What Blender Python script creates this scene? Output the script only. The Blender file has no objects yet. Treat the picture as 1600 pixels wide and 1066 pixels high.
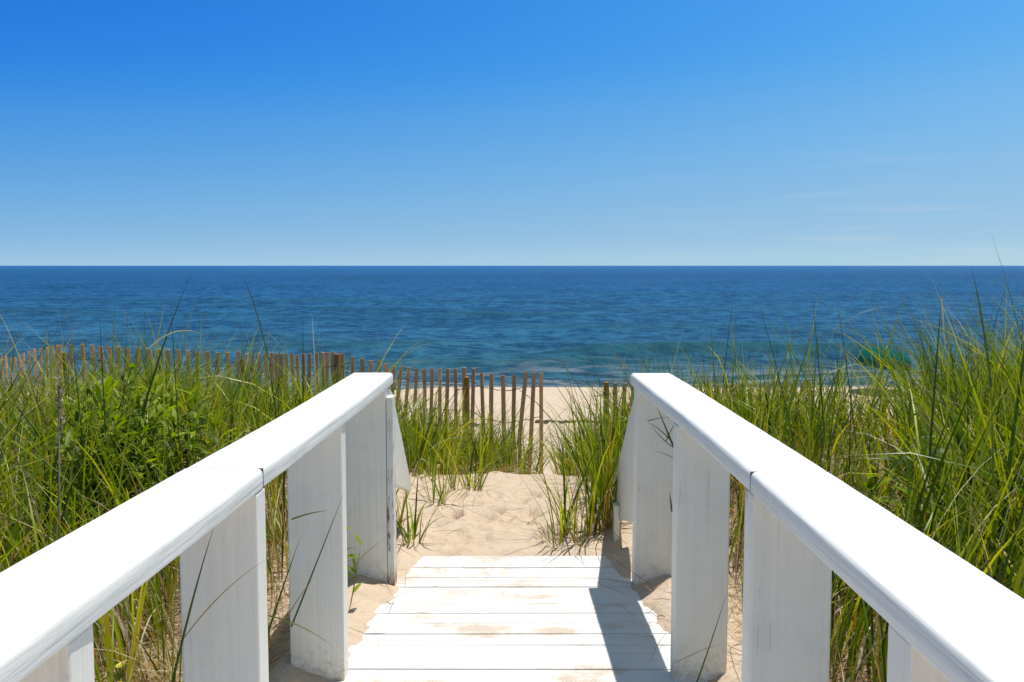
import bpy, bmesh, math, random
import numpy as np
from mathutils import Vector

random.seed(7)
RNG = np.random.default_rng(11)
scene = bpy.context.scene
COL = scene.collection
R = math.radians

# ------------------------------------------------------------------ camera, sky, sun, exposure
CAM_H = 1.45
PITCH = math.atan(118 / 1500)
cam_d = bpy.data.cameras.new('camera')
cam_d.sensor_width = 36.0
cam_d.lens = 33.75
cam_d.clip_start = 0.05
cam_d.clip_end = 90000
cam = bpy.data.objects.new('camera', cam_d)
COL.objects.link(cam)
cam.location = (0, 0, CAM_H)
cam.rotation_euler = (R(90) - PITCH, 0, 0)
scene.camera = cam

SUN_DIR = Vector((0.20, 0.18, 0.93)).normalized()
SUN_EL = math.asin(SUN_DIR.z)
SUN_AZ = math.atan2(SUN_DIR.x, SUN_DIR.y)

world = bpy.data.worlds.new('World')
scene.world = world
world.use_nodes = True
wt = world.node_tree
wt.nodes.clear()
wout = wt.nodes.new('ShaderNodeOutputWorld')
wbg = wt.nodes.new('ShaderNodeBackground')
sky = wt.nodes.new('ShaderNodeTexSky')
sky.sky_type = 'NISHITA'
sky.sun_disc = False
sky.sun_elevation = SUN_EL
sky.sun_rotation = SUN_AZ
sky.altitude = 0
sky.air_density = 0.6
sky.dust_density = 0.0
sky.ozone_density = 1.0
# the photograph was taken through a polarising filter: grade the physical sky channel by channel,
# deeper away from the sun's side
def wmath_vec(op, x, y):
    nd = wt.nodes.new('ShaderNodeVectorMath')
    nd.operation = op
    wt.links.new(x, nd.inputs[0])
    if isinstance(y, tuple): nd.inputs[1].default_value = y
    else: wt.links.new(y, nd.inputs[1])
    return nd.outputs[0]
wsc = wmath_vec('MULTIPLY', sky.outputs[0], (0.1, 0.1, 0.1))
wcv = wt.nodes.new('ShaderNodeRGBCurve')  # low ends raised to whiten the upper sky as added fill light
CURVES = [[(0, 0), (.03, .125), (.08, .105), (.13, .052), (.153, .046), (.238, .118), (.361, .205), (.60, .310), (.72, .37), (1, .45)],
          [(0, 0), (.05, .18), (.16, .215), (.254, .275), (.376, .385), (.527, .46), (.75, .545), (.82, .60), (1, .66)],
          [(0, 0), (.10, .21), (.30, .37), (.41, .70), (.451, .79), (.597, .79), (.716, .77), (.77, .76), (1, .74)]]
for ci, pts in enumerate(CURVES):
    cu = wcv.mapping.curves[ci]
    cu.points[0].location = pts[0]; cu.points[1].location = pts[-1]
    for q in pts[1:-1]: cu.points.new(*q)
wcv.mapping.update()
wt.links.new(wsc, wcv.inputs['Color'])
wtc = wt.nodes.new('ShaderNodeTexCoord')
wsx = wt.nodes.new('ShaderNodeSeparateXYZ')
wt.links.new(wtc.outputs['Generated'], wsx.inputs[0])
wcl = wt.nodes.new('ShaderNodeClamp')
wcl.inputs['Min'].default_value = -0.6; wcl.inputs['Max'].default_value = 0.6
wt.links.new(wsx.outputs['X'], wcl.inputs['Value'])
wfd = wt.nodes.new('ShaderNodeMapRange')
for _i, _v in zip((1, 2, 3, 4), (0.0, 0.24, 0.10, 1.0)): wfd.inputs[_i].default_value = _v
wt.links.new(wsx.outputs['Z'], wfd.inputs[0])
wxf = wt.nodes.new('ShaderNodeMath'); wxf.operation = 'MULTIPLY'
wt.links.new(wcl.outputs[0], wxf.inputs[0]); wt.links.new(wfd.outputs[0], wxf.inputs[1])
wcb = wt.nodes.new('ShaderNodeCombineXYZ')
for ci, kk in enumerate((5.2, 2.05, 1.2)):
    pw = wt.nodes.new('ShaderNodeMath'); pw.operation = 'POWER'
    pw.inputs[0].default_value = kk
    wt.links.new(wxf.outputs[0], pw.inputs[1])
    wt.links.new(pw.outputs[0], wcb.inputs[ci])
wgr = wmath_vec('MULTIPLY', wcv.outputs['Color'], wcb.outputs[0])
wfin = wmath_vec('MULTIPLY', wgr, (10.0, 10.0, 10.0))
# faint streaks of cirrus low in the sky
wmp = wt.nodes.new('ShaderNodeMapping')
wmp.inputs['Scale'].default_value = (3.4, 3.4, 52)
wmp.inputs['Rotation'].default_value = (0, R(-1.5), 0)
wno = wt.nodes.new('ShaderNodeTexNoise')
wno.inputs['Scale'].default_value = 1.6
wno.inputs['Detail'].default_value = 5
wno.inputs['Roughness'].default_value = 0.55
wrm = wt.nodes.new('ShaderNodeMapRange')
wrm.inputs['From Min'].default_value = 0.50
wrm.inputs['From Max'].default_value = 0.72
wrm.inputs['To Min'].default_value = 0.0
wrm.inputs['To Max'].default_value = 0.42
wsep = wt.nodes.new('ShaderNodeSeparateXYZ')
wlo = wt.nodes.new('ShaderNodeMapRange')
wlo.inputs['From Min'].default_value = 0.13
wlo.inputs['From Max'].default_value = 0.03
wsd = wt.nodes.new('ShaderNodeMapRange')
wsd.inputs['From Min'].default_value = 0.05
wsd.inputs['From Max'].default_value = 0.30
wm1 = wt.nodes.new('ShaderNodeMath'); wm1.operation = 'MULTIPLY'
wm2 = wt.nodes.new('ShaderNodeMath'); wm2.operation = 'MULTIPLY'
wmix = wt.nodes.new('ShaderNodeMixRGB')
wmix.inputs[2].default_value = (5.6, 6.6, 7.6, 1)
wt.links.new(wtc.outputs['Generated'], wmp.inputs[0])
wt.links.new(wmp.outputs[0], wno.inputs['Vector'])
wt.links.new(wno.outputs[0], wrm.inputs[0])
wt.links.new(wtc.outputs['Generated'], wsep.inputs[0])
wt.links.new(wsep.outputs['Z'], wlo.inputs[0])
wt.links.new(wsep.outputs['X'], wsd.inputs[0])
wt.links.new(wrm.outputs[0], wm1.inputs[0])
wt.links.new(wlo.outputs[0], wm1.inputs[1])
wt.links.new(wm1.outputs[0], wm2.inputs[0])
wt.links.new(wsd.outputs[0], wm2.inputs[1])
wt.links.new(wm2.outputs[0], wmix.inputs[0])
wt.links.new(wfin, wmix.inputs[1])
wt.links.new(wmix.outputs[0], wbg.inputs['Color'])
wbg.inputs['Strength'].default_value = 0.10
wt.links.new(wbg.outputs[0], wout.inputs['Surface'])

sun_d = bpy.data.lights.new('sun', 'SUN')
sun_d.energy = 4.9
sun_d.angle = R(0.53)
sun_d.color = (1.0, 0.95, 0.86)
sun = bpy.data.objects.new('sun', sun_d)
COL.objects.link(sun)
sun.location = (20, 18, 60)
sun.rotation_euler = (-SUN_DIR).to_track_quat('-Z', 'Y').to_euler()

scene.view_settings.view_transform = 'Standard'
scene.view_settings.look = 'None'
scene.view_settings.exposure = 0.0
scene.view_settings.gamma = 1.0
scene.view_settings.use_curve_mapping = False
scene.render.film_transparent = False
try:
    scene.cycles.max_bounces = 8
    scene.cycles.transparent_max_bounces = 8
except Exception:
    pass

# ------------------------------------------------------------------ helpers
CP, SP = math.cos(PITCH), math.sin(PITCH)

def at(px, py, Y):
    """World point at distance Y for a measured point of the photograph (survey helper)."""
    u = (px - 800) / 1500
    v = (533 - py) / 1500
    t = Y / (CP + v * SP)
    return Vector((u * t, Y, CAM_H + (-SP + v * CP) * t))

def tag(o, label=None, cat=None, group=None, kind=None):
    if label: o['label'] = label
    if cat: o['category'] = cat
    if group: o['group'] = group
    if kind: o['kind'] = kind
    return o

def empty(name, loc=(0, 0, 0)):
    o = bpy.data.objects.new(name, None)
    o.empty_display_size = 0.1
    COL.objects.link(o)
    o.location = loc
    return o

def link_mesh(name, me, mat, parent=None, smooth=False):
    o = bpy.data.objects.new(name, me)
    COL.objects.link(o)
    if mat is not None:
        me.materials.append(mat)
    if parent is not None:
        o.parent = parent
        o.location = -parent.location if False else (0, 0, 0)
    if smooth:
        me.polygons.foreach_set('use_smooth', [True] * len(me.polygons))
    return o

def from_bm(name, bm, mat, parent=None, smooth=False):
    me = bpy.data.meshes.new(name)
    bmesh.ops.recalc_face_normals(bm, faces=bm.faces)
    bm.to_mesh(me)
    bm.free()
    return link_mesh(name, me, mat, parent, smooth)

def prism_into(bm, ring_a, ring_b, bevel=0.0, seg=2):
    """closed solid between two rings of the same number of points"""
    va = [bm.verts.new(p) for p in ring_a]
    vb = [bm.verts.new(p) for p in ring_b]
    n = len(va)
    fs = [bm.faces.new(va[::-1]), bm.faces.new(vb)]
    for i in range(n):
        fs.append(bm.faces.new((va[i], va[(i + 1) % n], vb[(i + 1) % n], vb[i])))
    if bevel > 0:
        es = list({e for f in fs for e in f.edges})
        bmesh.ops.bevel(bm, geom=es, offset=bevel, segments=seg, profile=0.5, affect='EDGES', clamp_overlap=True)

def box_into(bm, x0, x1, y0, y1, z0, z1, bevel=0.0, seg=2):
    prism_into(bm, [(x0, y0, z0), (x1, y0, z0), (x1, y1, z0), (x0, y1, z0)],
               [(x0, y0, z1), (x1, y0, z1), (x1, y1, z1), (x0, y1, z1)], bevel, seg)

def mesh_np(name, verts, faces, mat, col=None, parent=None, smooth=False):
    """verts (n,3), faces (m,k) all the same size; col (n,3) a colour attribute of the thing's own colours"""
    me = bpy.data.meshes.new(name)
    n, (m, k) = len(verts), faces.shape
    me.vertices.add(n)
    me.vertices.foreach_set('co', np.ascontiguousarray(verts, dtype=np.float32).ravel())
    me.loops.add(m * k)
    me.loops.foreach_set('vertex_index', np.ascontiguousarray(faces, dtype=np.int32).ravel())
    me.polygons.add(m)
    me.polygons.foreach_set('loop_start', np.arange(0, m * k, k, dtype=np.int32))
    me.polygons.foreach_set('loop_total', np.full(m, k, dtype=np.int32))
    me.update(calc_edges=True)
    if col is not None:
        a = me.attributes.new('tint', 'FLOAT_COLOR', 'POINT')
        c4 = np.ones((n, 4), dtype=np.float32)
        c4[:, :3] = col
        a.data.foreach_set('color', c4.ravel())
    me.validate()
    return link_mesh(name, me, mat, parent, smooth)

def vnoise(x, y, seed=0):
    """smooth value noise in -1..1"""
    x = np.asarray(x, dtype=np.float64); y = np.asarray(y, dtype=np.float64)
    xi = np.floor(x).astype(np.int64); yi = np.floor(y).astype(np.int64)
    xf = x - xi; yf = y - yi
    def h(a, b):
        k = (a * 374761393 + b * 668265263 + seed * 1442695041) & 0xffffffff
        k = ((k ^ (k >> 13)) * 1274126177) & 0xffffffff
        k = k ^ (k >> 16)
        return (k & 0xffff) / 32767.5 - 1
    u = xf * xf * (3 - 2 * xf); v = yf * yf * (3 - 2 * yf)
    return (h(xi, yi) * (1 - u) + h(xi + 1, yi) * u) * (1 - v) + (h(xi, yi + 1) * (1 - u) + h(xi + 1, yi + 1) * u) * v

def sstep(a, b, x):
    t = np.clip((np.asarray(x, dtype=np.float64) - a) / (b - a), 0, 1)
    return t * t * (3 - 2 * t)

class NT:
    """tiny node helper"""
    def __init__(self, name):
        self.m = bpy.data.materials.new(name)
        self.m.use_nodes = True
        self.t = self.m.node_tree
        self.t.nodes.clear()
        self.out = self.n('ShaderNodeOutputMaterial')
    def n(self, typ, **kw):
        nd = self.t.nodes.new(typ)
        for k, v in kw.items():
            if k in nd.inputs.keys():
                nd.inputs[k].default_value = v
            else:
                setattr(nd, k, v)
        return nd
    def l(self, a, b):
        self.t.links.new(a, b)
    def ramp(self, fac, stops):
        r = self.n('ShaderNodeValToRGB')
        el = r.color_ramp.elements
        while len(el) < len(stops): el.new(0.5)
        for e, (p, c) in zip(el, stops):
            e.position = p
            e.color = (c[0], c[1], c[2], 1) if not isinstance(c, (int, float)) else (c, c, c, 1)
        self.l(fac, r.inputs[0])
        return r
    def noise(self, vec, scale, detail=4, rough=0.5, dist=0.0):
        nd = self.n('ShaderNodeTexNoise')
        nd.inputs['Scale'].default_value = scale
        nd.inputs['Detail'].default_value = detail
        nd.inputs['Roughness'].default_value = rough
        nd.inputs['Distortion'].default_value = dist
        self.l(vec, nd.inputs['Vector'])
        return nd
    def mapping(self, vec, scale=(1, 1, 1), loc=None):
        mp = self.n('ShaderNodeMapping')
        mp.inputs['Scale'].default_value = scale
        self.l(vec, mp.inputs[0])
        if loc is not None: self.l(loc, mp.inputs['Location'])
        return mp.outputs[0]
    def mix(self, fac, a, b):
        mx = self.n('ShaderNodeMixRGB')
        if isinstance(fac, (int, float)): mx.inputs[0].default_value = fac
        else: self.l(fac, mx.inputs[0])
        for i, c in ((1, a), (2, b)):
            if isinstance(c, tuple): mx.inputs[i].default_value = (*c, 1)
            else: self.l(c, mx.inputs[i])
        return mx.outputs[0]
    def math(self, op, a, b=None):
        m = self.n('ShaderNodeMath', operation=op)
        for i, v in ((0, a), (1, b)):
            if v is None: continue
            if isinstance(v, (int, float)): m.inputs[i].default_value = v
            else: self.l(v, m.inputs[i])
        return m.outputs[0]
    def maprange(self, v, a, b, c=0.0, d=1.0):
        m = self.n('ShaderNodeMapRange')
        for i, x in zip((1, 2, 3, 4), (a, b, c, d)): m.inputs[i].default_value = x
        self.l(v, m.inputs[0])
        return m.outputs[0]
    def bump(self, h, strength, dist, prev=None):
        b = self.n('ShaderNodeBump')
        b.inputs['Strength'].default_value = strength
        b.inputs['Distance'].default_value = dist
        self.l(h, b.inputs['Height'])
        if prev is not None: self.l(prev, b.inputs['Normal'])
        return b.outputs[0]

# ------------------------------------------------------------------ materials
def mat_paint(name, axis, wear=0.3, grain=1.0, base=(0.80, 0.80, 0.785), crack=0.0, splash=False):
    """white paint brushed over softwood; grain runs along axis"""
    k = NT(name)
    tc = k.n('ShaderNodeTexCoord'); oi = k.n('ShaderNodeObjectInfo')
    off = k.n('ShaderNodeVectorMath', operation='SCALE')
    off.inputs[0].default_value = (13.7, 7.3, 5.1)
    k.l(oi.outputs['Random'], off.inputs['Scale'])
    sc = [70, 70, 70]; sc['XYZ'.index(axis)] = 1.6
    sf = [26, 26, 26]; sf['XYZ'.index(axis)] = 0.9
    g1 = k.noise(k.mapping(tc.outputs['Object'], tuple(sc), off.outputs[0]), 1.0, 5, 0.6, 0.25)
    g2 = k.noise(k.mapping(tc.outputs['Object'], tuple(sf), off.outputs[0]), 1.0, 3, 0.5, 0.6)
    blot = k.noise(k.mapping(tc.outputs['Object'], (6, 6, 6), off.outputs[0]), 1.0, 5, 0.65)
    dirt = k.noise(k.mapping(tc.outputs['Object'], (38, 38, 38), off.outputs[0]), 1.0, 6, 0.7)
    c = k.ramp(g1.outputs[0], [(0.28, (base[0] * 0.92, base[1] * 0.92, base[2] * 0.91)), (0.45, base), (0.75, (base[0] * 1.03, base[1] * 1.03, base[2] * 1.03))])
    c1 = k.mix(k.maprange(g2.outputs[0], 0.52, 0.75, 0, 0.11), c.outputs[0], (base[0] * 0.80, base[1] * 0.82, base[2] * 0.80))
    c2 = k.mix(k.maprange(blot.outputs[0], 0.5, 0.78, 0, 0.42), c1, (base[0] * 0.74, base[1] * 0.76, base[2] * 0.77))
    # small specks where the paint has gone to grey wood
    sp = k.math('MULTIPLY', k.maprange(dirt.outputs[0], 0.70, 0.74), k.maprange(blot.outputs[0], 0.55, 0.66, 0, wear))
    c3 = k.mix(sp, c2, (0.22, 0.19, 0.16))
    sk = [6, 6, 6]; sk['XYZ'.index(axis)] = 0.16
    ck = k.noise(k.mapping(tc.outputs['Object'], tuple(sk), off.outputs[0]), 1.0, 2, 0.5, 0.4)
    cr = k.math('MULTIPLY', k.maprange(k.math('ABSOLUTE', k.math('SUBTRACT', ck.outputs[0], 0.5)), 0.0038, 0.0012), k.maprange(blot.outputs[0], 0.56, 0.64, 0, crack))
    c3 = k.mix(cr, c3, (0.30, 0.29, 0.27))
    if splash:
        # sand and dirt thrown up against the foot of the post
        sz = k.n('ShaderNodeSeparateXYZ'); k.l(tc.outputs['Object'], sz.inputs[0])
        sf_ = k.math('MULTIPLY', k.maprange(sz.outputs['Z'], 0.16, 0.0), k.maprange(dirt.outputs[0], 0.45, 0.62, 0, 0.8))
        c3 = k.mix(sf_, c3, (0.50, 0.40, 0.29))
    p = k.n('ShaderNodeBsdfPrincipled')
    p.inputs['Roughness'].default_value = 0.52
    p.inputs['Specular IOR Level'].default_value = 0.35
    k.l(c3, p.inputs['Base Color'])
    n = k.bump(g2.outputs[0], 0.55 * grain, 0.006)
    n = k.bump(g1.outputs[0], 0.5 * grain, 0.003, n)
    k.l(n, p.inputs['Normal'])
    k.l(p.outputs[0], k.out.inputs[0])
    return k.m

M_POST = mat_paint('white_paint_post', 'Z', 0.35, 0.8, (0.82, 0.80, 0.745), 0.6, True)
M_RAIL = mat_paint('white_paint_rail', 'Y', 0.7, 1.2, (0.80, 0.80, 0.775))
M_SKIRT = mat_paint('white_paint_stair', 'Y', 0.2, 0.8, (0.76, 0.75, 0.71))

def mat_peel():
    k = NT('peeling_white_paint')
    tc = k.n('ShaderNodeTexCoord')
    a = k.noise(k.mapping(tc.outputs['Object'], (60, 60, 9)), 1.0, 6, 0.7)
    b = k.noise(k.mapping(tc.outputs['Object'], (3, 3, 2.2)), 1.0, 2, 0.5)
    f = k.math('MULTIPLY', k.maprange(a.outputs[0], 0.52, 0.60), k.maprange(b.outputs[0], 0.42, 0.60))
    sx = k.n('ShaderNodeSeparateXYZ'); k.l(tc.outputs['Object'], sx.inputs[0])
    low = k.math('MULTIPLY', k.maprange(sx.outputs['Z'], 0.09, 0.03), k.maprange(a.outputs[0], 0.40, 0.47))
    f2 = k.math('MAXIMUM', f, low)
    c = k.mix(f2, (0.74, 0.735, 0.70), (0.24, 0.12, 0.07))
    p = k.n('ShaderNodeBsdfPrincipled'); p.inputs['Roughness'].default_value = 0.6
    k.l(c, p.inputs['Base Color'])
    k.l(k.bump(f2, 0.5, -0.003), p.inputs['Normal'])
    k.l(p.outputs[0], k.out.inputs[0])
    return k.m
M_PEEL = mat_peel()

def mat_deck():
    k = NT('white_paint_deck_with_sand')
    tc = k.n('ShaderNodeTexCoord'); geo = k.n('ShaderNodeNewGeometry')
    off = k.n('ShaderNodeVectorMath', operation='SCALE')
    off.inputs[0].default_value = (31.7, 17.3, 5.1)
    k.l(geo.outputs['Random Per Island'], off.inputs['Scale'])
    g1 = k.noise(k.mapping(tc.outputs['Object'], (2.2, 60, 60), off.outputs[0]), 1.0, 5, 0.65, 0.3)
    sandp = k.noise(k.mapping(tc.outputs['Object'], (2.3, 4.2, 1)), 1.0, 6, 0.62)
    grit = k.noise(tc.outputs['Object'], 160, 3, 0.7)
    scr = k.noise(k.mapping(tc.outputs['Object'], (3, 45, 1), off.outputs[0]), 1.0, 4, 0.7)
    c = k.ramp(g1.outputs[0], [(0.25, (0.56, 0.57, 0.57)), (0.45, (0.73, 0.73, 0.72)), (0.8, (0.78, 0.78, 0.77))])
    c0 = k.mix(k.maprange(scr.outputs[0], 0.64, 0.72, 0, 0.5), c.outputs[0], (0.50, 0.47, 0.42))
    f = k.math('MULTIPLY', k.maprange(sandp.outputs[0], 0.54, 0.64), k.maprange(grit.outputs[0], 0.34, 0.58))
    sd = k.n('ShaderNodeSeparateXYZ'); k.l(tc.outputs['Object'], sd.inputs[0])
    trod = k.noise(k.mapping(tc.outputs['Object'], (5, 9, 1)), 1.0, 6, 0.7)
    f2 = k.math('MULTIPLY', k.maprange(sd.outputs['Y'], 3.7, 4.3), k.maprange(k.math('ABSOLUTE', k.math('ADD', sd.outputs['X'], 0.12)), 0.46, 0.20))
    f2 = k.math('MULTIPLY', f2, k.math('MULTIPLY', k.maprange(trod.outputs[0], 0.47, 0.60), k.maprange(grit.outputs[0], 0.40, 0.58)))
    f = k.math('MAXIMUM', f, f2)
    c1 = k.mix(f, c0, (0.60, 0.46, 0.33))
    p = k.n('ShaderNodeBsdfPrincipled'); p.inputs['Roughness'].default_value = 0.6
    k.l(c1, p.inputs['Base Color'])
    n = k.bump(g1.outputs[0], 0.5, 0.003)
    k.l(k.bump(f, 0.6, 0.003, n), p.inputs['Normal'])
    k.l(p.outputs[0], k.out.inputs[0])
    return k.m
M_DECK = mat_deck()

def mat_sand():
    k = NT('beach_sand')
    tc = k.n('ShaderNodeTexCoord')
    o = tc.outputs['Object']
    grain = k.noise(o, 130, 4, 0.85)
    mid = k.noise(o, 9, 6, 0.65)
    big = k.noise(o, 0.9, 4, 0.55)
    c = k.ramp(mid.outputs[0], [(0.25, (0.54, 0.42, 0.318)), (0.5, (0.625, 0.50, 0.388)), (0.8, (0.67, 0.545, 0.428))])
    c1 = k.mix(k.maprange(grain.outputs[0], 0.40, 0.66, 0.0, 0.42), c.outputs[0], (0.36, 0.26, 0.17))
    c2 = k.mix(k.maprange(big.outputs[0], 0.45, 0.7, 0, 0.25), c1, (0.62, 0.50, 0.37))
    at_ = k.n('ShaderNodeAttribute', attribute_name='tint')
    sx = k.n('ShaderNodeSeparateXYZ'); k.l(at_.outputs['Color'], sx.inputs[0])
    # dead leaf mould under the grass and damp sand by the water
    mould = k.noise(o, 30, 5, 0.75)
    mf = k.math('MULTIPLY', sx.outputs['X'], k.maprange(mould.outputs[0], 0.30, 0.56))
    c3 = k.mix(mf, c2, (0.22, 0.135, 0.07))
    c4 = k.mix(sx.outputs['Y'], c3, (0.24, 0.175, 0.115))
    p = k.n('ShaderNodeBsdfPrincipled'); p.inputs['Roughness'].default_value = 0.9
    p.inputs['Specular IOR Level'].default_value = 0.15
    k.l(c4, p.inputs['Base Color'])
    rip = k.noise(o, 26, 5, 0.65)
    n = k.bump(rip.outputs[0], 0.75, 0.020)
    n = k.bump(grain.outputs[0], 0.5, 0.003, n)
    k.l(n, p.inputs['Normal'])
    k.l(p.outputs[0], k.out.inputs[0])
    return k.m
M_SAND = mat_sand()

def mat_water():
    k = NT('sea_water')
    tc = k.n('ShaderNodeTexCoord'); o = tc.outputs['Object']
    sx = k.n('ShaderNodeSeparateXYZ'); k.l(o, sx.inputs[0])
    Y = sx.outputs['Y']
    fine = k.noise(k.mapping(o, (1.5, 3.0, 1)), 1.0, 5, 0.65, 0.2)
    midn = k.noise(k.mapping(o, (0.16, 0.42, 1)), 1.0, 5, 0.6, 0.3)
    wide = k.noise(k.mapping(o, (0.014, 0.045, 1)), 1.0, 8, 0.68)
    far = k.noise(k.mapping(o, (0.0012, 0.006, 1)), 1.0, 5, 0.6)
    deep = k.ramp(k.maprange(Y, 36, 420), [(0.0, (0.042, 0.200, 0.315)), (0.10, (0.028, 0.160, 0.350)), (0.40, (0.014, 0.112, 0.310)), (1.0, (0.006, 0.070, 0.225))])
    c1 = k.mix(k.maprange(wide.outputs[0], 0.42, 0.62, 0, 0.55), deep.outputs[0], (0.006, 0.060, 0.160))
    c2 = k.mix(k.maprange(far.outputs[0], 0.45, 0.7, 0, 0.35), c1, (0.012, 0.120, 0.290))
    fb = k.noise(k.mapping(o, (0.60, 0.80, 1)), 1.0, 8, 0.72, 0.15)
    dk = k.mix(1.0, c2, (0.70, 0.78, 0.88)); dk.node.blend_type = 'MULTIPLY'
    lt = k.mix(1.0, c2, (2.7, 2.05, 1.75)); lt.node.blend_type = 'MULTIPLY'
    c2 = k.mix(k.maprange(fb.outputs[0], 0.41, 0.59), dk, lt)  # dark and bright slopes of the ripples painted into the water colour
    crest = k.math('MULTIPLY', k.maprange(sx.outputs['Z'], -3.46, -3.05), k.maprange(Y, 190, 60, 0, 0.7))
    c2 = k.mix(crest, c2, (0.034, 0.175, 0.200))  # light passing through thin crests, put into the colour by height
    # foam drawn out along the shore
    fo = k.noise(k.mapping(o, (0.35, 1.6, 1)), 1.0, 6, 0.68, 0.5)
    ff = k.math('MULTIPLY', k.maprange(fo.outputs[0], 0.46, 0.60), k.maprange(Y, 47, 39, 0, 0.85))
    c3 = k.mix(ff, c2, (0.70, 0.74, 0.76))
    n = k.bump(midn.outputs[0], 1.0, 1.0)
    n = k.bump(fine.outputs[0], 1.0, 0.45, n)
    n = k.bump(fb.outputs[0], 1.0, 1.5, n)
    # light scattered back out of the water, and the sky mirrored on the tilted facets of the chop
    body = k.n('ShaderNodeBsdfDiffuse')
    k.l(c3, body.inputs['Color']); k.l(n, body.inputs['Normal'])
    mir = k.n('ShaderNodeBsdfGlossy')
    mir.inputs['Roughness'].default_value = 0.16
    k.l(n, mir.inputs['Normal'])
    fr = k.n('ShaderNodeFresnel'); fr.inputs['IOR'].default_value = 1.33
    k.l(n, fr.inputs['Normal'])
    mir.inputs['Color'].default_value = (0.92, 0.98, 1.0, 1)
    mx = k.n('ShaderNodeMixShader'); k.l(k.math('MULTIPLY', fr.outputs[0], 0.50), mx.inputs[0])
    k.l(body.outputs[0], mx.inputs[1]); k.l(mir.outputs[0], mx.inputs[2])
    k.l(mx.outputs[0], k.out.inputs[0])
    return k.m
M_WATER = mat_water()

def mat_leaf(name, trans=0.34, rough=0.38, spec=0.32):
    k = NT(name)
    a = k.n('ShaderNodeAttribute', attribute_name='tint')
    p = k.n('ShaderNodeBsdfPrincipled')
    p.inputs['Roughness'].default_value = rough
    p.inputs['Specular IOR Level'].default_value = spec
    k.l(a.outputs['Color'], p.inputs['Base Color'])
    t = k.n('ShaderNodeBsdfTranslucent')
    br = k.n('ShaderNodeHueSaturation'); br.inputs['Value'].default_value = 1.5; br.inputs['Saturation'].default_value = 1.05
    k.l(a.outputs['Color'], br.inputs['Color'])
    k.l(br.outputs[0], t.inputs[0])
    mx = k.n('ShaderNodeMixShader'); mx.inputs[0].default_value = trans
    k.l(p.outputs[0], mx.inputs[1]); k.l(t.outputs[0], mx.inputs[2])
    k.l(mx.outputs[0], k.out.inputs[0])
    return k.m
M_GRASS = mat_leaf('beach_grass_blade')
M_LEAF = mat_leaf('broad_leaf', 0.40, 0.48, 0.22)
M_STRAW = mat_leaf('dead_straw', 0.15, 0.7, 0.2)

def mat_picket(name, a, b):
    k = NT(name)
    tc = k.n('ShaderNodeTexCoord'); oi = k.n('ShaderNodeObjectInfo')
    off = k.n('ShaderNodeVectorMath', operation='SCALE'); off.inputs[0].default_value = (17, 9, 5)
    k.l(oi.outputs['Random'], off.inputs['Scale'])
    g = k.noise(k.mapping(tc.outputs['Object'], (120, 120, 3), off.outputs[0]), 1.0, 5, 0.65, 0.2)
    w = k.noise(k.mapping(tc.outputs['Object'], (8, 8, 2), off.outputs[0]), 1.0, 4, 0.6)
    c = k.mix(k.maprange(g.outputs[0], 0.3, 0.7), a, b)
    c1 = k.mix(k.maprange(w.outputs[0], 0.45, 0.75, 0, 0.55), c, (0.30, 0.25, 0.21))
    br = k.n('ShaderNodeHueSaturation')
    k.l(k.maprange(oi.outputs['Random'], 0, 1, 0.72, 1.25), br.inputs['Value'])
    k.l(c1, br.inputs['Color'])
    p = k.n('ShaderNodeBsdfPrincipled'); p.inputs['Roughness'].default_value = 0.75
    p.inputs['Specular IOR Level'].default_value = 0.25
    k.l(br.outputs[0], p.inputs['Base Color'])
    k.l(k.bump(g.outputs[0], 0.6, 0.003), p.inputs['Normal'])
    k.l(p.outputs[0], k.out.inputs[0])
    return k.m
M_PICKET = mat_picket('weathered_cedar', (0.84, 0.47, 0.255), (0.64, 0.34, 0.18))
M_STAKE = mat_picket('orange_brown_stake', (0.44, 0.20, 0.05), (0.30, 0.13, 0.03))

def mat_plain(name, col, rough=0.6, metal=0.0, var=0.25):
    k = NT(name)
    tc = k.n('ShaderNodeTexCoord')
    nz = k.noise(tc.outputs['Object'], 14, 4, 0.6)
    c = k.mix(k.maprange(nz.outputs[0], 0.35, 0.7, 0, 1), col, tuple(v * (1 - var) for v in col))
    p = k.n('ShaderNodeBsdfPrincipled'); p.inputs['Roughness'].default_value = rough
    p.inputs['Metallic'].default_value = metal
    k.l(c, p.inputs['Base Color'])
    k.l(p.outputs[0], k.out.inputs[0])
    return k.m
M_WIRE = mat_plain('rusty_wire', (0.09, 0.06, 0.045), 0.6, 0.4)
M_CANOPY = mat_plain('teal_canvas', (0.0, 0.100, 0.088), 1.0)
for _n in M_CANOPY.node_tree.nodes:
    if _n.type == 'BSDF_PRINCIPLED': _n.inputs['Specular IOR Level'].default_value = 0.05
M_POLE = mat_plain('pole_metal', (0.5, 0.5, 0.5), 0.4, 0.8)
M_WEED = mat_plain('dry_seaweed', (0.045, 0.035, 0.022), 0.8)
M_SEAM = mat_plain('joint_shade_dirt', (0.12, 0.12, 0.13), 0.8)
M_STALK = mat_plain('grey_stalk', (0.22, 0.18, 0.14), 0.8)
M_NAIL = mat_plain('grey_nail', (0.10, 0.10, 0.10), 0.5, 0.5)

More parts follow.
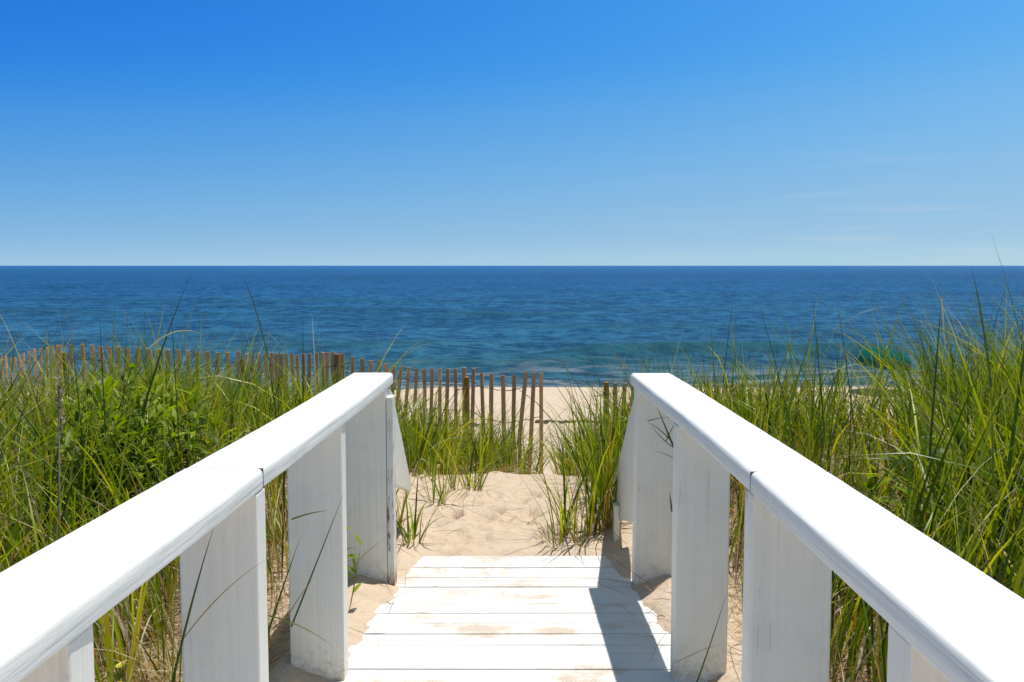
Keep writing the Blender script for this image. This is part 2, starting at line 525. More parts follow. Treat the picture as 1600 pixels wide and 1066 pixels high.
# ------------------------------------------------------------------ ground: dune, path, beach in one sheet
ZL = ([-4, 4.6, 4.75, 5.6, 6.6, 7.6, 8.3, 9.7, 14, 22, 28, 30, 33, 36.5, 50, 70],
      [-.02, -.02, -.012, -.02, -.075, -.245, -.43, -.79, -2.0, -2.42, -2.40, -2.35, -2.85, -3.75, -5.0, -7.0])
EL = ([-1, 3.1, 3.35, 3.63, 3.97, 4.39, 4.6, 4.75], [.70, .68, .63, .585, .555, .51, .475, .45])
ER = ([-1, 3.1, 3.45, 3.6, 3.75, 3.9, 4.15, 4.35, 4.6, 4.75], [.70, .69, .66, .64, .60, .60, .545, .53, .475, .45])

_pr = random.Random(4)
PRINTS = []
for _k in range(30):
    _y = 4.95 + _pr.random() ** 1.2 * 2.6
    PRINTS.append((_pr.gauss(0.0, 0.22) + (0.10 if _k % 2 else -0.10), _y, _pr.gauss(0, 0.25) + (math.pi if _pr.random() < .4 else 0), _pr.uniform(.018, .042)))

def ground(x, y):
    x = np.asarray(x, dtype=np.float64); y = np.asarray(y, dtype=np.float64)
    z = np.interp(y, *ZL)
    # beach crest a little lower to the left
    z = z - 0.20 * sstep(-1.5, -6, x) * sstep(20, 28, y) * sstep(38, 32, y)
    z = z + 0.04 * vnoise(x * 0.16, y * 0.05, 3) * sstep(16, 24, y)
    inner = sstep(11, 8.5, y)
    z = z + 0.32 * sstep(0.85, 2.4, x) * sstep(8.6, 4.6, y)
    z = z + 0.12 * sstep(2.0, 4.5, x) * sstep(9.5, 6.0, y) * sstep(1.0, 3.0, y)
    z = z + (0.10 * sstep(-0.85, -2.2, x) + 0.30 * sstep(-1.6, -3.2, x) * sstep(5.5, 8.8, y)) * sstep(12.5, 10, y)
    z = z + 0.05 * vnoise(x * 1.1, y * 1.1, 5) * sstep(0.7, 1.5, np.abs(x)) * inner
    # the trodden path beyond the boards, its banks
    pth = sstep(4.75, 5.4, y) * sstep(8.6, 7.2, y)
    z = z + pth * (0.09 * sstep(0.35, 0.9, np.abs(x - 0.02)))
    foot = vnoise(x * 4.3, y * 3.4, 8) * 0.020 + vnoise(x * 9.0, y * 7.5, 9) * 0.010 + vnoise(x * 19, y * 15, 10) * 0.004
    z = z + foot * sstep(4.72, 5.0, y) * sstep(11, 9, y)
    # drifted against the deck edges
    e = np.where(x < 0, np.interp(y, *EL), np.interp(y, *ER)) + 0.018 * vnoise(x * 9, y * 9, 12) + 0.01 * vnoise(x * 27, y * 27, 13)
    d = np.abs(x) - e
    drift = np.clip(d * 0.42, -0.045, 0.075) + np.where(d > 0, 0.010 * vnoise(x * 11, y * 11, 14), 0)
    nearz = np.where(d < 0.3, np.where(y > 3.0, drift, np.minimum(drift, 0.02) - 0.015), z)
    k = sstep(0.3, 0.12, d) * sstep(4.85, 4.70, y)
    z = z * (1 - k) + nearz * k
    # foot prints along the path and the lip of sand beyond it
    z = z + 0.055 * np.exp(-((x + 0.10) / 0.30) ** 2 - ((y - 7.25) / 0.28) ** 2) + 0.03 * np.exp(-((x - 0.28) / 0.16) ** 2 - ((y - 6.9) / 0.3) ** 2)
    for cx, cy, a, dp in PRINTS:
        u_ = (x - cx) * math.sin(a) + (y - cy) * math.cos(a); v_ = (x - cx) * math.cos(a) - (y - cy) * math.sin(a)
        q = (u_ / 0.125) ** 2 + (v_ / (0.05 + 0.012 * np.tanh(u_ * 12))) ** 2
        z = z - dp * np.exp(-q ** 2) + dp * 0.45 * np.exp(-((np.sqrt(q) - 1.45) / 0.33) ** 2)
    return z

def gline(segs):
    out = []
    for a, b, s in segs:
        out.append(np.arange(a, b - s * 0.3, s))
    return np.concatenate(out)

gx_pos = np.concatenate([np.arange(0, 1.5, 0.022), np.arange(1.5, 4.0, 0.07), np.arange(4.0, 12, 0.25), 12 * 1.17 ** np.arange(0, 26)])
gx = np.concatenate([-gx_pos[:0:-1], gx_pos])
gy = np.concatenate([-4 - 4 * 1.35 ** np.arange(12, -1, -1), np.arange(-4, 2.5, 0.25), np.arange(2.5, 3.2, 0.06), np.arange(3.2, 8.6, 0.025), np.arange(8.6, 12, 0.08), np.arange(12, 40, 0.35), np.arange(40, 71, 2.0)])
GX, GY = np.meshgrid(gx, gy)
GZ = ground(GX, GY)
nv_x, nv_y = len(gx), len(gy)
idx = np.arange(nv_x * nv_y).reshape(nv_y, nv_x)
gf = np.stack([idx[:-1, :-1], idx[:-1, 1:], idx[1:, 1:], idx[1:, :-1]], -1).reshape(-1, 4)
gmask = np.zeros((nv_x * nv_y, 3))
xx, yy = GX.ravel(), GY.ravel()
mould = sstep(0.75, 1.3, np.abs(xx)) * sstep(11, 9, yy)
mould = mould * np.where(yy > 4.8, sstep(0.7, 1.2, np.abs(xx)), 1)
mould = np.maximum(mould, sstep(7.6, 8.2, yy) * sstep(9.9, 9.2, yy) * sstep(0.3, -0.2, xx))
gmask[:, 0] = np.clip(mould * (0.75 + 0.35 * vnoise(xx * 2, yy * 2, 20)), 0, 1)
gmask[:, 1] = sstep(31.5, 34, yy) * 0.9
tag(mesh_np('sand_ground', np.stack([xx, yy, GZ.ravel()], -1), gf, M_SAND, gmask, smooth=True), kind='structure')

# ------------------------------------------------------------------ sea
SEA = -3.6
u = np.linspace(0, 1, 760)
ys = 1.0 / ((1 / 33.0) * (1 - u) + (1 / 60000.0) * u)
xs = np.linspace(-1, 1, 420)
SY = np.repeat(ys[:, None], 420, 1)
SX = xs[None, :] * (ys[:, None] * 0.95 + 14)
rs = np.random.default_rng(5)
amp = np.zeros_like(SX)
dy = np.gradient(ys)[:, None]
for i in range(34):
    wl = 1.6 * 1.13 ** i if i < 26 else rs.uniform(9, 26)
    ang = rs.normal(0, 0.42)
    kx, ky = math.sin(ang), math.cos(ang)
    ph = rs.uniform(0, 6.28)
    a = 0.011 * wl ** 0.62
    fade = np.clip((wl / np.maximum(dy, 1e-3) - 2.0) / 3.0, 0, 1)
    warp = 0.8 * vnoise(SX / (wl * 3.2), SY / (wl * 2.2), 40 + i)
    patch = 0.55 + 0.6 * vnoise(SX / (wl * 4.5), SY / (wl * 3.0), 90 + i)
    ss = np.sin((kx * SX + ky * SY) * 2 * math.pi / wl + ph + warp * 3)
    amp += a * fade * patch * (ss + 0.25 * ss * ss)

def swell(yc, a, front, back, x0, x1, soft, slant=0.0, seed=0):
    """a travelling wave about to break: steep side to the shore"""
    c = yc + slant * SX + 0.9 * vnoise(SX * 0.05, SX * 0 + seed, seed)
    d = SY - c
    prof = np.where(d < 0, np.exp(-(d / front) ** 2), np.exp(-(d / back) ** 2))
    return a * prof * sstep(x0 - soft, x0 + soft, SX) * sstep(x1 + soft, x1 - soft, SX) * (0.9 + 0.15 * vnoise(SX * 0.12, SX * 0 + seed, seed + 7))
amp += swell(53, 0.72, 1.1, 3.0, 2.5, 22, 3.0, 0.02, 3)
amp += swell(56, 0.30, 1.4, 3.0, -24, -2, 4.0, 0.02, 4)
amp += swell(46, 0.20, 0.9, 1.8, -30, 6, 5.0, 0.01, 5)
amp += swell(91, 0.62, 1.8, 5.0, -6, 9, 4.0, 0.02, 6)
amp += swell(128, 0.34, 3.0, 7.0, -60, -10, 12.0, 0.01, 8)
amp += swell(150, 0.36, 3.0, 7.0, 12, 70, 12.0, 0.01, 9)
amp *= sstep(34, 40, SY) * 0.9 + 0.1
nyy, nxx = SX.shape
idx = np.arange(nyy * nxx).reshape(nyy, nxx)
sf = np.stack([idx[:-1, :-1], idx[:-1, 1:], idx[1:, 1:], idx[1:, :-1]], -1).reshape(-1, 4)
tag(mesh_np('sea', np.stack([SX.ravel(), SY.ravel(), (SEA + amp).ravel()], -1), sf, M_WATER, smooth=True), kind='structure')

# ------------------------------------------------------------------ boardwalk deck
seams = [4.72, 4.53, 4.38, 4.25, 4.03, 3.92, 3.81, 3.69, 3.58, 3.36, 3.22]
while seams[-1] > -0.4:
    seams.append(seams[-1] - 0.142)
bm = bmesh.new()
for i in range(len(seams) - 1):
    y1, y0 = seams[i], seams[i + 1]
    dz = random.uniform(-0.0025, 0.0015)
    tl = random.uniform(-0.0015, 0.0015)
    gap = random.choice((0.0024, 0.003, 0.0045))
    xa, xb = -0.70 + random.uniform(-.01, .01), 0.70 + random.uniform(-.01, .01)
    prism_into(bm, [(xa, y0 + gap, -.032), (xb, y0 + gap, -.032), (xb, y1 - gap, -.032), (xa, y1 - gap, -.032)],
               [(xa, y0 + gap, dz + tl), (xb, y0 + gap, dz - tl), (xb, y1 - gap, dz - tl), (xa, y1 - gap, dz + tl)], 0.004, 2)
deck = from_bm('boardwalk', bm, M_DECK)
tag(deck, 'white painted plank boardwalk with drifted sand, between the two railings', 'boardwalk')

# ------------------------------------------------------------------ railings
RT, RB = 0.955, 0.903

def rail_segment(name, ca, ya, cb, yb, half, parent, steps=26, bow=0.0):
    """a thick rounded board from (ca,ya) to (cb,yb), slightly uneven by hand planing"""
    prof = []
    r = 0.016
    def arc(cx, cz, a0, a1, rr):
        for j in range(5):
            a = R(a0 + (a1 - a0) * j / 4)
            prof.append((cx + rr * math.cos(a), cz + rr * math.sin(a)))
    hh = (RT - RB) / 2
    arc(half - r, hh - r, 0, 90, r)
    arc(-half + r, hh - r, 90, 180, r)
    arc(-half + 0.006, -hh + 0.006, 180, 270, 0.006)
    arc(half - 0.006, -hh + 0.006, 270, 360, 0.006)
    bmr = bmesh.new()
    rings = []
    rg = random.Random(hash(name) % 97 + int(ya * 10))
    L = yb - ya
    ends = [0.0, 0.006 / L] + [i / steps for i in range(1, steps)] + [1 - 0.006 / L, 1.0]
    for n_, t in enumerate(ends):
        y = ya + L * t
        cx = ca + (cb - ca) * t + bow * math.sin(math.pi * t)
        s = 0.985 if n_ in (0, len(ends) - 1) else 1.0
        w = 0.0012 * math.sin(9 * t + 1.3) + 0.0008 * rg.uniform(-1, 1)
        zc = (RT + RB) / 2
        rings.append([bmr.verts.new((cx + (px + (w if px > 0 else -w)) * s, y, zc + pz * (s if s == 1 else 0.97))) for px, pz in prof])
    n = len(prof)
    for a, b in zip(rings, rings[1:]):
        for i in range(n):
            bmr.faces.new((a[i], a[(i + 1) % n], b[(i + 1) % n], b[i]))
    bmr.faces.new(rings[0][::-1]); bmr.faces.new(rings[-1])
    return from_bm(name, bmr, M_RAIL, parent, smooth=True)

def seam(cx, y0, y1, half, parent):  # dark strip added in the joint gap; its colour holds shade and dirt
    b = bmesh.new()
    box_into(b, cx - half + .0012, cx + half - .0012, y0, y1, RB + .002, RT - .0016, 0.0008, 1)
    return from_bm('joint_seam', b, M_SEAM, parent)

def post(xc_in, side, y0, parent, width=0.19, depth=0.085, z0=-0.35):
    """board post whose inner face stands at xc_in; side is -1 left, 1 right"""
    bmp = bmesh.new()
    x0, x1 = (xc_in - width, xc_in) if side < 0 else (xc_in, xc_in + width)
    box_into(bmp, x0, x1, y0, y0 + depth, z0, RB - 0.0015, 0.005, 2)
    return from_bm('post', bmp, M_POST, parent)

left = empty('railing', (0, 0, 0))
tag(left, 'white painted wooden railing on the left side of the boardwalk', 'railing')
rail_segment('handrail', -0.7985, -0.35, -0.711, 2.325, 0.101, left)
rail_segment('handrail', -0.7105, 2.330, -0.6475, 4.43, 0.0965, left, bow=0.008)
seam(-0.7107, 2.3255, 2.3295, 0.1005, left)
for xi, y0 in ((-0.646, 1.36), (-0.613, 2.265), (-0.586, 3.262), (-0.562, 4.24)):
    post(xi, -1, y0, left)
# trim board nailed on the end post, then the sloping stair board
bm = bmesh.new(); box_into(bm, -0.5605, -0.531, 4.236, 4.33, -0.3, 0.865, 0.003, 2)
from_bm('trim_board', bm, M_PEEL, left)
def yz_board(name, poly, x0, x1, mat, parent):
    b = bmesh.new()
    prism_into(b, [(x0, y, z) for y, z in poly], [(x1, y, z) for y, z in poly], 0.004, 2)
    return from_bm(name, b, mat, parent)
yz_board('stair_board', [(4.332, .89), (4.42, .86), (5.22, .24), (5.16, .22), (4.332, .46)], -0.585, -0.553, M_SKIRT, left)

right = empty('railing', (0, 0, 0))
tag(right, 'white painted wooden railing on the right side of the boardwalk', 'railing')
rail_segment('handrail', 0.676, -0.35, 0.673, 2.285, 0.099, right)
rail_segment('handrail', 0.673, 2.290, 0.6415, 4.41, 0.0965, right, bow=0.006)
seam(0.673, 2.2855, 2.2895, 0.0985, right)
for xi, y0, w in ((0.580, 1.36, .19), (0.5775, 2.262, .195), (0.568, 3.262, .185), (0.553, 4.24, .20)):
    post(xi, 1, y0, right, w)
yz_board('stair_board', [(4.328, .895), (4.44, .87), (5.62, .05), (5.50, -.02), (4.328, .27)], 0.575, 0.607, M_SKIRT, right)
bm = bmesh.new(); box_into(bm, 0.545, 0.5735, 5.02, 5.10, -0.25, 0.175, 0.004, 2)
from_bm('support_stake', bm, M_SKIRT, right)

# ------------------------------------------------------------------ slatted sand fences
def depth_left(px):
    return float(np.interp(px, [-40, 0, 50, 95, 110, 128, 250, 372, 390, 440, 462, 484, 520, 560, 615, 680, 725, 752, 790, 822, 836, 846],
                           [19, 16.5, 13.2, 10.8, 9.4, 9.0, 9.3, 9.6, 10.3, 10.9, 10.7, 10.2, 9.9, 9.8, 10.5, 10.6, 10.1, 9.4, 9.0, 9.0, 9.3, 9.8]))
PK = [(-24, 566), (-15, 564), (-6, 561), (3, 559), (9.5, 556.5), (17, 558), (24, 558), (30, 555), (37, 551.5), (45, 548.5), (53.5, 545), (63.5, 543.5), (73.5, 543), (82, 540.5), (89.5, 539.5),
      (94.5, 538.5), (110.5, 539), (128, 537.5), (143.5, 539), (156.5, 541.5), (170.5, 542.5), (185, 542), (199.5, 544), (216.5, 543.5), (231, 544.5),
      (247.5, 545.5), (262.5, 546), (278.5, 547), (293.5, 548), (308, 550), (324, 549), (339.5, 551), (355.5, 550.5), (372.5, 549), (386, 552), (394, 553),
      (405, 551.5), (415.5, 552), (424.5, 551), (432, 552), (439.5, 552), (448, 553.2), (456.5, 553.2), (464.5, 554.5), (474, 553), (484, 552), (495, 551.5),
      (504, 550.5), (511.5, 551), (520, 550.5), (535, 552.5), (551, 557.5), (566, 560.5), (579, 563.5), (592, 564.5), (603, 568), (615, 571), (627, 572),
      (639, 574), (651, 576), (663, 577), (675.5, 575.5), (687.5, 576.5), (700, 576), (712, 576), (725, 574), (740, 576), (752.5, 582), (768, 584.5),
      (786, 586.5), (803.5, 586), (822, 581.5), (834.5, 582), (845.5, 582.5)]
LEAN = {615: -3, 627: -7, 639: -5, 651: -3, 822: -6, 834.5: -2, 845.5: 1, 803.5: -1, 128: 3, 143.5: 2, 156.5: 4, 110.5: 3}
STK_L = [(100, 551), (377.5, 561), (526.5, 553), (729.5, 589)]

def picket(top, ang, yaw, parent, w=0.039, length=1.22, thick=0.011):
    b = bmesh.new()
    h = w / 2
    prism_into(b, [(-h, -thick / 2, -length), (h, -thick / 2, -length), (h, thick / 2, -length), (-h, thick / 2, -length)],
               [(-h * 0.97, -thick / 2, 0), (h * 0.97, -thick / 2, random.uniform(-.004, .004)), (h * 0.97, thick / 2, 0), (-h * 0.97, thick / 2, 0)], 0.0015, 1)
    o = from_bm('picket', b, M_PICKET, parent)
    o.location = Vector(top) - parent.location
    o.rotation_euler = (R(random.uniform(-3, 3)), R(ang), yaw)
    return o

def tube(name, pts, r, mat, parent=None, sides=6, close=True):
    pts = [Vector(p) for p in pts]
    b = bmesh.new()
    rings = []
    for i, p in enumerate(pts):
        t = (pts[min(i + 1, len(pts) - 1)] - pts[max(i - 1, 0)]).normalized()
        up = Vector((0, 0, 1)) if abs(t.z) < 0.9 else Vector((1, 0, 0))
        s = t.cross(up).normalized(); q = s.cross(t).normalized()
        rr = r[i] if isinstance(r, (list, tuple)) else r
        rings.append([b.verts.new(p + (s * math.cos(a) + q * math.sin(a)) * rr) for a in [2 * math.pi * k / sides for k in range(sides)]])
    for a, c in zip(rings, rings[1:]):
        for k in range(sides):
            b.faces.new((a[k], a[(k + 1) % sides], c[(k + 1) % sides], c[k]))
    if close:
        b.faces.new(rings[0][::-1]); b.faces.new(rings[-1])
    return from_bm(name, b, mat, parent, smooth=True)

def stake(px, py, Y, parent, w=0.062):
    p = at(px, py, Y)
    g = float(ground(p.x, p.y))
    b = bmesh.new()
    n = 9
    lo = [(w / 2 * math.cos(2 * math.pi * i / n), w / 2 * math.sin(2 * math.pi * i / n), g - 0.25 - p.z) for i in range(n)]
    hi = [(x * 0.93, y * 0.93, 0) for x, y, z in lo]
    prism_into(b, lo, hi, 0.003, 1)
    o = from_bm('stake', b, M_STAKE, parent)
    o.location = p - parent.location
    return o

def build_fence(name, pk, dfun, label, stakes):
    f = empty(name, at(pk[len(pk) // 2][0], 700, dfun(pk[len(pk) // 2][0])))
    f.location.z = float(ground(f.location.x, f.location.y))
    tag(f, label, 'fence')
    tops = [at(px, py, dfun(px)) for px, py in pk]
    for i, ((px, py), t) in enumerate(zip(pk, tops)):
        a = tops[max(0, i - 1)]; c = tops[min(len(tops) - 1, i + 1)]
        yaw = 0.35 * math.atan2(c.y - a.y, c.x - a.x)
        g = float(ground(t.x, t.y))
        L = max(1.0, t.z - g + 0.10)
        picket(t, -LEAN.get(px, random.uniform(-1.6, 2.2)), yaw, f, random.uniform(0.038, 0.044), L)
    for k, dz in enumerate((0.14, 0.45, 0.78)):
        pts = []
        for i, t in enumerate(tops):
            pts.append(t - f.location + Vector((0, -0.008, -dz + random.uniform(-.008, .008))))
            if i + 1 < len(tops):
                m = (t + tops[i + 1]) / 2
                pts.append(m - f.location + Vector((0, 0.0, -dz + random.uniform(-.012, .004))))
        tube('wire', pts, 0.0030, M_WIRE, f, 5)
        pts2 = [p + Vector((0, 0.018 if j % 2 == 0 else 0.0, random.uniform(-.003, .004))) for j, p in enumerate(pts)]
        tube('wire', pts2, 0.0026, M_WIRE, f, 5)
    for px, py in stakes:
        Y = dfun(px) - 0.055
        stake(px, py, Y, f)
        p = at(px, py, Y) - f.location
        tube('wire_tie', [p + Vector((-.12, .05, -.15)), p + Vector((-.03, -.035, -.12)), p + Vector((.035, -.03, -.115)), p + Vector((.13, .05, -.10))], 0.004, M_WIRE, f, 5)
    return f
build_fence('sand_fence', PK, depth_left, 'long brown picket sand fence behind the left grass, ending at the sandy path', STK_L)

def depth_right(px):
    return float(np.interp(px, [940, 1000, 1100, 1350], [9.3, 9.5, 10.2, 12.0]))
PK_R = [(961, 599), (976, 599), (989, 602)] + [(989 + 13.2 * i, 602 + 0.6 * math.sin(i * 1.3) - 0.015 * 13.2 * i) for i in range(1, 22)]
build_fence('sand_fence', PK_R, depth_right, 'brown picket sand fence behind the right railing, sunk in tall grass', [(947.5, 597), (1150, 603)])

# ------------------------------------------------------------------ beach umbrella
uY = 29.0
ub = at(1380, 566, uY)
ug = float(ground(ub.x, ub.y))
um = empty('beach_umbrella', (ub.x, ub.y, ug))
tag(um, 'teal beach umbrella low on the sand, seen through the tall grass', 'umbrella')
b = bmesh.new()
NR = 8; rad = 0.86; hgt = 0.44; rings = []
top = b.verts.new((0, 0, hgt))
for j in range(1, 7):
    t = j / 6
    ring = []
    for i in range(NR * 4):
        a = 2 * math.pi * i / (NR * 4)
        k = abs(((i / 4) % 1) - 0.5) * 2            # 1 at a rib, 0 midway
        rr = rad * math.sin(t * math.pi / 2) * (0.93 + 0.07 * k * t)
        ring.append(b.verts.new((rr * math.cos(a), rr * math.sin(a), hgt * math.cos(t * math.pi / 2) ** 0.9 - 0.03 * (1 - k) * t if t < 1 else -0.03 * (1 - k))))
    rings.append(ring)
n = NR * 4
for i in range(n):
    b.faces.new((top, rings[0][i], rings[0][(i + 1) % n]))
for a_, c_ in zip(rings, rings[1:]):
    for i in range(n):
        b.faces.new((a_[i], c_[i], c_[(i + 1) % n], a_[(i + 1) % n]))
val = [b.verts.new((v.co.x * 1.005, v.co.y * 1.005, v.co.z - 0.10)) for v in rings[-1]]
for i in range(n):
    b.faces.new((rings[-1][i], val[i], val[(i + 1) % n], rings[-1][(i + 1) % n]))
can = from_bm('canopy', b, M_CANOPY, um, smooth=True)
can.location = (0, 0, ub.z - ug)
can.rotation_euler = (R(4), R(6), 0)
tube('pole', [(0.0, 0, -0.25), (0.06, -0.08, ub.z - ug + 0.5)], 0.018, M_POLE, um, 10)
for i in range(NR):
    a = 2 * math.pi * i / NR
    rb = tube('rib', [(0, 0, hgt * .55), (rad * .5 * math.cos(a), rad * .5 * math.sin(a), hgt * .8)], 0.006, M_POLE, um, 5)
    rb.location = can.location; rb.rotation_euler = can.rotation_euler

# seaweed left by the tide along the beach
V = []; F = []
rw = np.random.default_rng(3)
for s in range(520):
    x = rw.uniform(-7, 9); y = 23.2 + 0.25 * math.sin(x * 0.9) + rw.normal(0, 0.10) + 0.04 * x
    if vnoise(x * 0.8, 3.0, 61) < -0.15: continue
    r0 = rw.uniform(0.02, 0.075) * (1.8 if x < -2.5 and rw.random() < .3 else 1)
    g = float(ground(x, y)); base = len(V)
    for h_, q in ((-.02, 1.0), (r0 * 0.45, 0.75), (r0 * 0.7, 0.25)):
        for i in range(6):
            a = 2 * math.pi * i / 6 + rw.uniform(-.3, .3)
            V.append((x + r0 * 1.9 * q * math.cos(a) * rw.uniform(.6, 1.2), y + r0 * q * math.sin(a), g + h_ * rw.uniform(.7, 1.2)))
    for l_ in range(2):
        for i in range(6):
            F.append((base + l_ * 6 + i, base + l_ * 6 + (i + 1) % 6, base + l_ * 6 + 6 + (i + 1) % 6, base + l_ * 6 + 6 + i))
tag(mesh_np('seaweed', np.array(V), np.array(F), M_WEED), 'dark line of dried seaweed across the beach sand', 'seaweed', kind='stuff')

# ------------------------------------------------------------------ grass
GREENS = np.array([(0.090, 0.160, 0.003), (0.195, 0.265, 0.004), (0.34, 0.375, 0.005), (0.46, 0.42, 0.010), (0.040, 0.070, 0.003)])
DRY = np.array([(0.40, 0.30, 0.15), (0.30, 0.19, 0.075), (0.46, 0.20, 0.02), (0.66, 0.60, 0.44)])

def pick_colors(n, dry, rng):
    c = GREENS[rng.choice(5, n, p=[.28, .28, .17, .09, .18])] * rng.uniform(0.8, 1.25, (n, 1))
    d = rng.random(n) < dry
    c[d] = DRY[rng.choice(4, n, p=[.38, .28, .16, .18])][d] * rng.uniform(0.8, 1.2, (d.sum(), 1))
    return c, d

def blades(base, az, L, th0, kap, w, colr, rng, S=7, dry=None, kpow=1.4, twist=0.9):
    """ribbon blades: start lean th0 from vertical, bending by kap on the way to the tip"""
    n = len(base)
    t = np.linspace(0, 1, S + 1)
    th = th0[:, None] + kap[:, None] * t[None, :] ** kpow
    thm = (th[:, 1:] + th[:, :-1]) / 2
    dl = (L / S)[:, None]
    r = np.concatenate([np.zeros((n, 1)), np.cumsum(np.sin(thm) * dl, 1)], 1)
    z = np.concatenate([np.zeros((n, 1)), np.cumsum(np.cos(thm) * dl, 1)], 1)
    side = rng.normal(0, 0.035, n)[:, None] * L[:, None] * t[None, :] ** 2
    ca, sa = np.cos(az)[:, None], np.sin(az)[:, None]
    P = np.stack([base[:, 0:1] + r * ca - side * sa, base[:, 1:2] + r * sa + side * ca, base[:, 2:3] + z], -1)
    tw = rng.uniform(-twist, twist, n)[:, None] + rng.normal(0, 0.5, n)[:, None] * t[None, :]
    wx = np.stack([-sa * np.cos(tw) + ca * np.sin(tw) * np.cos(th), ca * np.cos(tw) + sa * np.sin(tw) * np.cos(th), -np.sin(tw) * np.sin(th)], -1)
    prof = np.clip(np.minimum(0.62 + 1.6 * t, 1.0) * (1 - t ** 1.7), 0.03, 1)
    W = wx * (w[:, None] * prof[None, :])[..., None] * 0.5
    V = np.stack([P - W, P + W], 2).reshape(-1, 3)
    o = (np.arange(n) * (S + 1) * 2)[:, None] + (np.arange(S) * 2)[None, :]
    F = np.stack([o, o + 1, o + 3, o + 2], -1).reshape(-1, 4)
    # straw coloured sheath low down, sometimes a withered tip
    c = np.repeat(colr[:, None, :], S + 1, 1)
    straw = np.array((0.30, 0.20, 0.085))
    k = np.clip(1 - t / 0.14, 0, 1)[None, :, None] * 0.8
    c = c * (1 - k) + straw * k
    tipk = (np.clip((t - 0.72) / 0.28, 0, 1)[None, :] * (rng.random(n) < 0.3)[:, None])[..., None] * 0.75
    c = c * (1 - tipk) + np.array((0.36, 0.27, 0.12)) * tipk
    C = np.repeat(c[:, :, None, :], 2, 2).reshape(-1, 3)
    return V, F, C

def join(parts):
    Vs, Fs, Cs = [], [], []
    o = 0
    for V, F, C in parts:
        Vs.append(V); Fs.append(F + o); Cs.append(C); o += len(V)
    return np.concatenate(Vs), np.concatenate(Fs), np.concatenate(Cs)

def in_view(x, y, m=0.8):
    return np.abs(x) < 0.545 * np.maximum(y, 0) + m

def tufts(cx, cy, per, rng, Lm, Ls, dry, wm=0.0075, lean=0.22, bias=(0, 0), spread=0.045, kmean=0.55, S=7):
    n = len(cx)
    cnt = rng.poisson(per, n)
    tid = np.repeat(np.arange(n), cnt)
    N = len(tid)
    a = rng.uniform(0, 2 * np.pi, N)
    rr = spread * np.sqrt(rng.random(N))
    bx = cx[tid] + rr * np.cos(a); by = cy[tid] + rr * np.sin(a)
    bz = ground(bx, by) - 0.015
    dx = np.cos(a) * np.abs(rng.normal(lean, lean * .6, N)) + bias[0]; dy_ = np.sin(a) * np.abs(rng.normal(lean, lean * .6, N)) + bias[1]
    near = (np.abs(bx) < 1.7) & (by < 4.9)          # the railing keeps the grass off the boards
    dx = np.where(near & (dx * bx < 0), -0.6 * dx, dx)
    az = np.arctan2(dy_, dx); th0 = np.clip(np.hypot(dx, dy_), 0, 0.75)
    tl = rng.normal(1, .13, n)[tid]
    L = np.clip(rng.normal(Lm, Ls, N), Lm * .35, Lm + 2.6 * Ls) * tl
    kap = np.abs(rng.normal(kmean, .40, N))
    big = rng.random(N) < 0.10
    kap[big] += rng.uniform(.6, 1.3, big.sum())
    w = np.clip(rng.normal(wm, wm * .3, N), .0028, wm * 1.9)
    c, d = pick_colors(N, dry, rng)
    w *= np.where(rng.random(N) < 0.28, 1.38, 1.0)
    w[d] *= 0.6; kap[d] += rng.uniform(0, .9, d.sum()); L[d] *= rng.uniform(.5, 1.0, d.sum())
    return blades(np.stack([bx, by, bz], -1), az, L, th0, kap, w, c, rng, S)

def scatter(n, x0, x1, y0, y1, rng, dens=None):
    x = rng.uniform(x0, x1, n); y = rng.uniform(y0, y1, n)
    k = in_view(x, y)
    if dens is not None: k &= rng.random(n) < dens(x, y)
    return x[k], y[k]

rl = np.random.default_rng(101)
def dens_left(x, y):
    d = 0.40 + 0.60 * sstep(1.0, 2.0, -x)
    d = d * (0.55 + 0.6 * vnoise(x * 0.9, y * 0.9, 31)) * sstep(0.95, 1.05, -x)
    d = d * np.where((y > 5.0) & (x > -1.2), 1.3, 1)
    return d
x, y = scatter(9800, -9.0, -0.93, 0.8, 11.3, rl, dens_left)
nr = y < 6.2
parts = [tufts(x[nr], y[nr], 6.2, rl, 0.80, 0.18, 0.28, 0.0118, 0.24, (0.02, 0.0), 0.05, 0.65),
         tufts(x[~nr], y[~nr], 6.5, rl, 0.64, 0.14, 0.22, 0.0100, 0.24, (0.02, 0.0), 0.05, 0.6)]
x, y = scatter(420, -8, -1.05, 1.8, 6.5, rl)            # thin tall stalks
parts.append(tufts(x, y, 1.5, rl, 1.0, 0.12, 0.25, 0.0060, 0.18, (-.02, 0), 0.02, 0.6))
x, y = scatter(700, -2.6, -0.95, 1.0, 5.2, rl)          # dead stems still standing
parts.append(tufts(x, y, 5.0, rl, 0.42, 0.14, 0.85, 0.0070, 0.28, (0, 0), 0.05, 0.5))
tag(mesh_np('dune_grass', *join(parts)[:2], M_GRASS, join(parts)[2]), 'tall green beach grass covering the dune left of the boardwalk', 'grass', kind='stuff')

